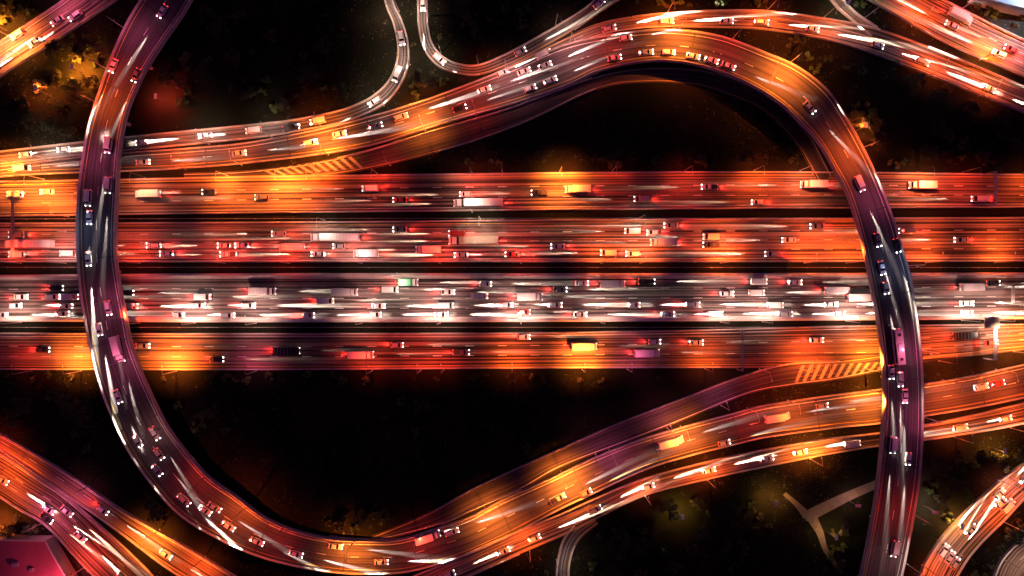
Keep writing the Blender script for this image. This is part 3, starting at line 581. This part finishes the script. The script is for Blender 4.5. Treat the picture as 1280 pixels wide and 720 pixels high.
for a in [('A',45,243,'Y',1.5,1),('A',95,243,'O',.7,-1),('A',170,240,'O',.55,1),('A',300,243,'Y',1.0,1),('A',352,243,'Y',1.7,1),('A',405,250,'O',.9,1),('A',490,240,'R',.7,1),('A',590,240,'R',.8,1),('A',640,240,'R',.4,1),('A',702,238,'Y',1.6,1),('A',770,250,'R',.5,1),('A',860,240,'R',.9,1),('A',930,250,'O',1.0,1),('A',1000,240,'O',.8,1),('A',1150,240,'O',1.0,1),('A',1215,240,'R',.9,1),('A',1270,240,'O',.6,1),
 ('B',424,298,'W',.32,1),('B',588,300,'W',.32,1),('A',600,254,'W',.3,-1),('B',822,300,'W',.25,1),('A',1012,231,'W',.2,1),('A',1150,232,'W',.2,1),('C',514,352,'W',.3,None),('A',185,243,'W',.15,1),('B',20,300,'R',.9,-1),('B',75,300,'P',.7,-1),('B',185,300,'R',.9,-1),('B',270,300,'R',.7,-1),('B',370,300,'R',.8,-1),('B',450,300,'P',.6,-1),('B',540,300,'R',.8,-1),('B',640,300,'R',.6,-1),('B',740,300,'O',.7,-1),('B',820,300,'O',.9,-1),('B',905,300,'O',1.3,-1),('B',985,300,'O',1.0,-1),('B',1050,300,'O',1.0,-1),('B',1160,300,'O',1.0,-1),('B',1240,300,'O',1.1,-1),  # white ones here are added to brighten trucks and trailers
 ('C',30,372,'P',.9,1),('C',170,372,'R',.7,1),('C',240,372,'P',1.1,1),('C',320,372,'P',.8,1),('C',440,372,'P',.6,1),('C',540,372,'P',.9,1),('C',630,372,'P',.9,1),('C',730,372,'P',.5,1),('C',900,372,'P',.7,1),('C',960,372,'P',.7,1),('C',1060,372,'P',1.3,1),('C',1180,372,'P',.9,1),('C',1255,372,'P',.6,1),
 ('D',20,438,'R',.5,-1),('D',90,438,'Y',1.4,-1),('D',200,438,'O',.8,-1),('D',240,438,'Y',1.4,-1),('D',310,438,'M',.4,-1),('D',455,438,'R',.9,-1),('D',515,438,'R',1.0,-1),('D',545,438,'R',.7,-1),('D',638,438,'O',1.1,-1),('D',722,438,'Y',1.4,-1),('D',790,438,'M',.4,-1),('D',872,438,'O',.8,-1),('D',1000,432,'O',1.1,-1),('D',1080,435,'Y',1.4,-1),('D',1172,430,'O',1.0,-1),('D',1262,420,'Y',1.4,-1),
 ('R',20,212,'Y',1.5,1),('R',235,198,'O',1.2,-1),('R',300,190,'O',.7,-1),('R',405,172,'Y',1.5,-1),('R',520,142,'Y',1.4,-1),('R',590,120,'R',.6,-1),('R',640,105,'P',1.0,-1),('R',720,72,'P',1.0,-1),('R',760,65,'R',.7,-1),('R',845,57,'Y',1.2,1),('R',905,70,'R',.9,1),('R',975,102,'Y',1.5,1),('R',1065,190,'O',1.1,1),('R',1080,255,'M',.3,1),('R',1125,440,'M',.35,1),('R',1128,520,'M',.45,1),('R',1120,640,'R',.5,1),('R',1105,700,'P',.25,1),
 ('L',185,50,'M',.5,-1),('L',160,95,'R',.5,-1),('L',145,135,'O',.75,-1),('L',128,200,'M',.45,-1),('L',112,290,'B',.10,-1),('R',1108,340,'B',.08,1),('L',128,380,'M',.35,1),('L',150,455,'M',.45,1),('L',190,540,'P',.3,1),('L',245,610,'R',.5,1),('L',295,655,'O',.8,1),('L',350,680,'R',.5,1),('L',440,700,'Y',1.0,-1),('L',530,690,'R',.7,-1),('L',615,655,'Y',1.1,-1),('L',712,608,'Y',1.9,-1),('L',770,585,'M',.3,-1),('L',860,555,'Y',1.1,-1),('L',940,530,'R',.7,-1),('L',985,525,'O',.8,-1),('L',1085,510,'Y',1.3,-1),('L',1180,500,'O',1.0,-1),('L',1250,480,'O',1.1,-1),  # dim bluish pair is added to tint the loop decks
 ('X1',400,208,'O',.9,-1),('X1',490,190,'R',.4,-1),('X2',1020,465,'O',1.0,-1),('X2',955,480,'R',.45,-1),('X2',900,492,'M',.4,1),('X2',830,520,'M',.25,1),('X2',740,557,'M',.2,1),
 ('N0',487,20,'W',.35,1),('N0',505,80,'W',.4,1),('N0',475,125,'W',.4,1),('N2',528,20,'W',.4,1),('N2',545,72,'W',.4,1),('N2',700,40,'W',.24,1),('S3',703,700,'W',.25,1),('N0',150,182,'W',.35,1),('N0',260,166,'W',.35,1),('N0',340,160,'W',.3,1),('N0',60,190,'W',.4,1),('S5',1280,700,'W',.15,-1),('S4',1190,690,'W',.25,1),('S4',1260,605,'W',.25,1),('N4',1075,30,'P',.2,1),('N0',400,150,'O',.25,1),('N2',600,85,'O',.25,1),('N3',835,25,'O',1.0,1),('N3',960,25,'O',.8,1),('N3',1030,35,'O',.5,1),('N3',1165,75,'O',.8,-1),('N3',1230,105,'O',.8,-1),('N5',1150,15,'O',1.2,-1),('N5',1232,66,'Y',1.4,-1),('N5',1200,20,'R',.8,1),('N5',1270,70,'R',.7,1),  # white ones here are added to brighten the narrow ramps and curves
 ('T1',30,68,'Y',.8,-1),('T1',10,50,'P',.5,1),('T1',95,15,'M',.45,1),('U',5,550,'R',.8,1),('U',110,615,'M',.35,1),('U',190,672,'Y',1.2,1),('U',250,708,'O',.9,1),('W',10,600,'O',.9,1),('W',60,640,'M',.6,-1),('W',120,690,'R',.9,-1),
 ('S2',660,677,'O',.6,-1),('S2',800,610,'O',.5,-1),('S2',880,588,'O',.8,-1),('S2',1010,565,'Y',1.3,-1),('S2',1190,538,'O',1.0,-1),('S2',1260,525,'O',.7,-1),('S4',1165,712,'O',.5,1),('S4',1245,640,'O',.5,-1),('S4',1255,608,'O',.5,1),('D',1236,410,'W',.6,1),('S5',1262,705,'W',.2,1)]:  # white ones are added to brighten the gantry cabinet and corner road
    lamp(*a)
LG={}
for r in LAMPS: LG.setdefault(r[0],[]).append(r)
for key,lst in LG.items():
    lst.sort(key=lambda r:r[5][0])
    for n,(k_,i,sd,col,mult,pp,cone) in enumerate(lst):
        p=RD[key]; elev=p.c[i].z>.5
        off=sd*(p.hw[i]-.28) if elev else sd*(p.hw[i]+.25)
        b=p.pt(i,off, 1.0 if elev else 0); 
        if not elev: b.z=0
        nrm=-p.nrm[i]*sd; th=math.atan2(nrm.y,nrm.x)
        e=empty('street_lamp',b,th); dz=0
        tint={'O':'orange','Y':'yellow','R':'reddish','P':'pinkish','M':'dim violet','W':'white','B':'added dim bluish','C':'pale cream'}[col]
        tag(e,'%s street lamp, %s from the left along the %s'%(tint,ORD[n] if n<25 else 'last',ROADNAME[key]),'street lamp','street lamps along the roads')
        link('base',BASE,e); link('pole',POLE,e); link('arm',ARM,e); hd=link('lamp_head',HEAD,e); link('lens',LENSW if col in 'PMWBC' else LENSO,hd)
        ck=(col,round(mult*10))
        if ck not in lc:
            l=bpy.data.lights.new('street_light','SPOT'); l.energy=LAMP_W*mult; l.color=LC[col]; l.spot_size=R(cone); l.spot_blend=1.0; l.shadow_soft_size=.2; lc[ck]=l
        o=bpy.data.objects.new('street_light',lc[ck]); C.objects.link(o); o.parent=e; o.location=(2.85,0,11.05); o.rotation_euler=(0,R(-5 if key in('R','L') else -9),0)
print('lamps',len(LAMPS))
# ------------------------------------------------------------------ trees
def crown_mesh(name,mat,r,h,n,clumps,seed):
    rnd=random.Random(seed); mb=MB(); cs=[]
    for _ in range(clumps):
        a=rnd.uniform(0,6.283); q=r*rnd.uniform(.15,.85)**.7; cs.append((q*math.cos(a),q*math.sin(a),h*rnd.uniform(.45,.95)-q*.25,r*rnd.uniform(.22,.42)))
    for _ in range(n):
        cx,cy,cz,cr_=rnd.choice(cs); d=Vector((rnd.gauss(0,1),rnd.gauss(0,1),rnd.gauss(0,.8))); d=d.normalized()*cr_*rnd.uniform(.6,1.05)
        c=Vector((cx,cy,cz))+d; s=rnd.uniform(.14,.34)
        u=Vector((rnd.gauss(0,1),rnd.gauss(0,1),rnd.gauss(0,1))).normalized(); w=u.orthogonal().normalized(); t=u.cross(w)
        mb.quad([c+w*s,c+t*s*.6,c-w*s,c-t*s*.6])
    return mb.mesh(name,mat),cs
TREE={}
for k,(mat,r,h,n,cl) in {'broad tree':(M_leafA,3.2,7,1500,13),'olive tree':(M_leafB,2.5,5.5,1100,10),'bright green bush':(M_leafC,1.5,2.2,600,7),'low shrub':(M_leafB,1.1,1.5,420,6)}.items():
    for v in range(3):
        me,cs=crown_mesh('crown',mat,r,h,n,cl,v*17+len(k))
        mb=MB(); mb.tube((0,0,-.1),(.1,.05,h*.5),.05*h*.5+.05,.03*h*.5,7)
        for c in cs[:6]: mb.tube((.08,.04,h*.35),(c[0]*.8,c[1]*.8,c[2]),.025*h*.5,.02,5)
        TREE[(k,v)]=(me,mb.mesh('trunk',M_bark))
ZONES=[('wedge beside the top left road',[(0,85,115,200,13),(95,60,135,110,6),(60,40,110,70,4)]),
 ('strip above the top left road',[(0,5,45,30,5)]),
 ('dark field at upper left',[(200,60,250,135,8),(250,20,470,110,16),(300,100,450,140,8)]),
 ('gap between the small ramps',[(515,100,600,125,5),(505,20,518,90,3)]),
 ('dark pocket above the upper curve',[(550,10,680,60,10)]),
 ('verge above the long ramp',[(790,2,1000,9,10),(1055,5,1080,20,2)]),
 ('dark field under the long ramp',[(1060,130,1110,175,6),(1100,90,1270,200,16),(970,50,1080,90,8)]),
 ('verge above the freeway',[(560,195,1000,210,12),(1095,196,1275,213,6)]),
 ('verge under the freeway',[(180,466,880,476,18),(0,466,100,474,4)]),
 ('dark field inside the left loop',[(200,500,300,560,7),(380,640,500,660,7),(340,500,700,560,6)]),
 ('wedge under the left loop',[(20,480,130,560,8),(190,600,230,640,4)]),
 ('pocket in the bottom left corner',[(0,640,50,670,6)]),
 ('dark wood at lower right',[(760,650,1000,715,20),(830,625,960,645,7),(740,665,800,715,5),(1030,650,1070,710,7),(560,715,690,719,3)]),
 ('wood right of the right loop',[(1160,565,1270,590,9),(1155,600,1210,660,9),(1240,700,1275,712,0)]),
 ('bottom right triangle',[(1210,705,1240,719,3),(1250,650,1280,668,4)]),
 ('strip beyond the top right road',[(1200,2,1278,40,8)])]
KINDS=['broad tree','olive tree','bright green bush','low shrub']
recs={}
VEHQ=[(q,L0) for r,q,L0 in keep]
treept=[]
for zn,boxes in ZONES:
    for (x0,y0,x1,y1,n) in boxes:
        small=(y1-y0)<14
        got=0; tries=0
        while got<n and tries<n*12:
            tries+=1
            k=random.choice(KINDS[2:] if small else KINDS); rad={'broad tree':3.4,'olive tree':2.7,'bright green bush':1.6,'low shrub':1.2}[k]
            v=P(random.uniform(x0,x1),random.uniform(y0,y1))
            if any(p.inside(v,rad+.3) for p in RD.values()): continue
            x,y=PX(v)
            bad=False
            for ok in('L','R'):
                pz=RD[ok]
                if pz.inside(P(x,y,9),0) and pz.c[pz.near(P(x,y,9))].z>3: bad=True
            if bad or any((v-w).length<(rad+rw)*.75 for w,rw in treept): continue
            treept.append((v,rad)); recs.setdefault((zn,k),[]).append(v); got+=1
for (zn,k),lst in recs.items():
    lst.sort(key=lambda v:v.x)
    for n,v in enumerate(lst):
        e=empty(k.replace(' ','_') if 'tree' in k else ('bush' if 'bush' in k else 'shrub'),v,random.uniform(0,6.28)); sc=random.uniform(.8,1.15); e.scale=(sc,sc,sc)
        cm,tm=TREE[(k,random.randrange(3))]; link('trunk',tm,e); link('crown',cm,e)
        tag(e,('only %s in the %s'%(k,zn)) if len(lst)==1 else '%s %s from the left in the %s'%(ORD[min(n,24)],k,zn),'tree' if 'tree' in k else 'bush','trees and bushes in the '+zn)
print('trees',len(treept))
# undergrowth: uncountable
mb=MB(); rnd=random.Random(3)
cnt=0
while cnt<9000:
    px,py=rnd.uniform(-60,1340),rnd.uniform(-60,780); v=P(px,py)
    if 205<py<465 : continue
    cx=math.sin(px*.021)+math.cos(py*.034)+math.sin((px+py)*.013)
    if rnd.random()>(.15+.35*(cx+1.5)): continue
    if any(p.inside(v,.6) for p in RD.values()): cnt+=1; continue
    for _ in range(5):
        c=v+Vector((rnd.gauss(0,.5),rnd.gauss(0,.5),rnd.uniform(.05,.45))); s=rnd.uniform(.12,.3)
        u=Vector((rnd.gauss(0,1),rnd.gauss(0,1),rnd.gauss(0,1))).normalized(); w=u.orthogonal().normalized(); t=u.cross(w)
        mb.quad([c+w*s,c+t*s*.6,c-w*s,c-t*s*.6])
    cnt+=1
tag(mb.build('undergrowth',M_leafB),'scattered low weeds and brush over the dark ground','undergrowth',kind='stuff')
# ------------------------------------------------------------------ buildings at two corners
M_roofR=plain('red_membrane_roof',(.30,.07,.11),.7,noise=.6,nscale=.12)
M_roofB=plain('pale_metal_roof',(.55,.60,.70),.5,noise=.15,nscale=.3)
M_wall=plain('building_wall',(.35,.33,.32),.8,noise=.2)
def building(name,poly,h,roofm,lab,extras):
    c=sum((P(x,y,h) for x,y in poly),Vector())/len(poly); c.z=0
    r=empty(name,c); tag(r,lab,'building'); pts=[P(x,y,h)-c for x,y in poly]
    area=sum(pts[i].x*pts[(i+1)%len(pts)].y-pts[(i+1)%len(pts)].x*pts[i].y for i in range(len(pts)))
    if area<0: pts.reverse()
    mb=MB(); n=len(pts)
    for i in range(n):
        j=(i+1)%n; a,b=pts[i],pts[j]; mb.quad([Vector((a.x,a.y,-.1)),Vector((b.x,b.y,-.1)),Vector((b.x,b.y,h)),Vector((a.x,a.y,h))])
    mb.build('wall',M_wall,r)
    mb=MB(); mb.quad([Vector((q.x,q.y,h-.02)) for q in pts]); mb.build('roof',roofm,r)
    mb=MB()
    for i in range(n):
        j=(i+1)%n; a,b=pts[i],pts[j]; d=(b-a).normalized(); nn=Vector((-d.y,d.x,0)); a0=a+nn*.02; b0=b+nn*.02; a1=a+nn*.42; b1=b+nn*.42
        mb.hexa([v+Vector((0,0,.0)) for v in (a0,b0,b1,a1)],[v+Vector((0,0,.6+.003*i)) for v in (a0,b0,b1,a1)])
    mb.build('parapet',M_barrier,r)
    for (ex,ey,sx,sy,sz) in extras:
        q=P(ex,ey,h)-c; mb=MB(); mb.box(q.x-sx,q.x+sx,q.y-sy,q.y+sy,h,h+sz); mb.box(q.x-sx*.6,q.x+sx*.6,q.y-sy*.6,q.y+sy*.6,h+sz+.003,h+sz+.12); mb.build('roof_unit',M_steel,r)
    return r
building('building',[(-90,672),(58,675),(66,690),(86,724),(110,770),(-90,780)],5,M_roofR,'flat roofed building with dull red roof in the bottom left corner',[(20,705,1.0,.7,.9),(40,712,.6,.6,.7)])
building('building',[(1222,-60),(1222,-4),(1246,3),(1262,7),(1290,13),(1420,30),(1420,-60)],6,M_roofB,'pale roofed warehouse clipped by the top right corner',[(1300,-20,1.4,1,1)])
def floodlamp(px,py,lab,col,w,rz,tilt=0,h=8):
    e=empty('floodlight',P(px,py,0),rz); tag(e,lab,'floodlight'); k=h/11.2
    o=link('pole',POLE,e); o.scale=(1,1,k)
    mb=MB(); mb.box(-.5,1.3,-.45,.45,h-.05,h+.22); mb.build('lamp_head',PM['white'],e)
    mb=MB(); mb.box(-.35,1.15,-.32,.32,h-.085,h-.055); mb.build('lens',M_lensW,e)
    l=bpy.data.lights.new('flood','SPOT'); l.energy=w; l.color=col; l.spot_size=R(150); l.spot_blend=.9; l.shadow_soft_size=.3
    o=bpy.data.objects.new('flood',l); C.objects.link(o); o.parent=e; o.location=(.4,0,h-.2); o.rotation_euler=(0,R(-tilt),0)
floodlamp(1155,632,'white floodlight on a short post just right of the right loop',(1,.75,.6),6e3,R(180),20)
floodlamp(1049,12,'pale floodlight standing between the long ramp and the thin connector',(1,.8,.6),4e3,R(240),0)
floodlamp(1318,20,'added unseen cool floodlight beside the pale roofed warehouse',(.55,.68,1),1.2e5,R(150),30,14)  # added out of view to light the pale roof
floodlamp(98,735,'added unseen reddish floodlight by the flat red roofed building',(1,.12,.2),2.2e4,R(150),35,14)  # added outside the frame to light the red roof
floodlamp(104,92,'added amber floodlight among the bushes of the top left wedge',(1,.27,.02),7e4,R(90),0,7)  # this and the floodlights below are added to light trees and track
floodlamp(60,118,'added small amber floodlight among trees left of the left loop',(1,.15,.02),2.5e4,R(90),0,7)
floodlamp(206,128,'added reddish floodlight in the field right of the left loop',(1,.06,.03),2.5e4,R(90),0,7)
floodlamp(1071,163,'added amber floodlight in the dark field right of the upper curve',(1,.15,.02),4e4,R(90),0,7)
floodlamp(848,640,'added amber floodlight among trees under the lower curve',(1,.42,.05),1e4,R(90),0,7)
floodlamp(962,624,'added amber floodlight by the end of the dirt service track',(1,.4,.05),9e3,R(90),0,7)
floodlamp(1188,652,'added amber floodlight among trees left of the bottom right road',(1,.38,.08),1.2e4,R(90),0,7)
floodlamp(1060,625,'added dim warm floodlight beside the dirt service track',(1,.4,.25),2e3,R(0),0,7)
floodlamp(1240,560,'added amber floodlight among trees between the right loop and the bottom right road',(1,.33,.05),1e4,R(90),0,7)
floodlamp(1035,665,'added olive toned floodlight among trees under the dirt track fork',(1,.45,.12),3e3,R(90),0,7)
floodlamp(5,655,'added small orange floodlight above the flat red roofed building',(1,.15,.02),3e4,R(90),0,7)
floodlamp(8,38,'added small orange floodlight above the top left corner road',(1,.25,.02),4e4,R(90),0,7)
# ------------------------------------------------------------------ sign gantries over the lanes
def gantry(px,y0,y1,h,lab,box=None,mat=M_steel):
    a=P(px,y0,h); b=P(px,y1,h); r=empty('sign_gantry',(a.x,b.y,0)); tag(r,lab,'gantry'); L0=a.y-b.y
    for yy in (0,L0):
        mb=MB(); mb.tube((0,yy,0),(0,yy,h),.2,.16,8); mb.build('post',mat,r)
    mb=MB(); w=.28
    for sx in(-w,w):
        for zz in (h-.25,h+.35): mb.box(sx-.07,sx+.07,0,L0,zz,zz+.14)
    n=max(4,int(L0/1.1))
    for i in range(n):
        yy=L0*i/n; mb.tube((-w,yy,h+.42),(w,yy+L0/n,h+.42),.05,.05,5); mb.tube((-w,yy,h-.2),(-w,yy+L0/n,h+.4),.045,.045,5)
    mb.build('truss',mat,r)
    if box:
        bx0,bx1,by0,by1=box; p0=P(bx0,by1,h)-r.location; p1=P(bx1,by0,h)-r.location
        mb=MB(); mb.box(p0.x,p1.x,p0.y,p1.y,h+.55,h+1.0); mb.build('sign_cabinet',PM['beige'],r)
    return r
gantry(16,239,322,6.5,'thin steel gantry across the two upper carriageways near the left edge')
gantry(1244,400,450,6.5,'steel gantry with a pale cabinet near the right edge',(1229,1247,396,410),M_paint)
gantry(1266,356,379,6.5,'short pale gantry over the white-lit carriageway near the right edge',None,M_paint)
gantry(1244,214,256,6.5,'thin gantry over the topmost carriageway near the right edge')
gantry(928,413,464,6.5,'thin gantry over the lowest carriageway left of the slip road')
# ------------------------------------------------------------------ light, world, camera
sc=bpy.context.scene
w=bpy.data.worlds.new('World'); sc.world=w; w.use_nodes=True; nt=w.node_tree
bg=nt.nodes['Background']; sky=N(nt,'ShaderNodeTexSky'); sky.sky_type='NISHITA'; sky.sun_disc=False; sky.sun_elevation=R(2); sky.sun_rotation=R(120)
mx=N(nt,'ShaderNodeMix',data_type='RGBA',blend_type='MULTIPLY'); mx.inputs[0].default_value=0.35; mx.inputs[6].default_value=(.55,.13,.62,1)
nt.links.new(sky.outputs[0],mx.inputs[7]); nt.links.new(mx.outputs[2],bg.inputs['Color']); bg.inputs['Strength'].default_value=.085
sl=bpy.data.lights.new('Moon','SUN'); sl.energy=.05; sl.angle=R(.5); sl.color=(.6,.55,1); so=bpy.data.objects.new('Moon',sl); C.objects.link(so); so.rotation_euler=(R(35),0,R(120))
cam=bpy.data.cameras.new('Camera'); co=bpy.data.objects.new('Camera',cam); C.objects.link(co); co.location=(0,0,H); co.rotation_euler=(0,0,0)
cam.sensor_width=36; cam.lens=18/(640*S/H); cam.clip_end=6000; cam.clip_start=.5; sc.camera=co
sc.render.resolution_x=1024; sc.render.resolution_y=576
sc.view_settings.view_transform='Standard'; sc.view_settings.look='None'; sc.view_settings.exposure=0; sc.view_settings.gamma=1
sc.render.engine='CYCLES'
try:
    sc.cycles.use_light_tree=True; sc.cycles.max_bounces=4; sc.cycles.diffuse_bounces=1; sc.cycles.glossy_bounces=2; sc.cycles.sample_clamp_indirect=6
except Exception: pass
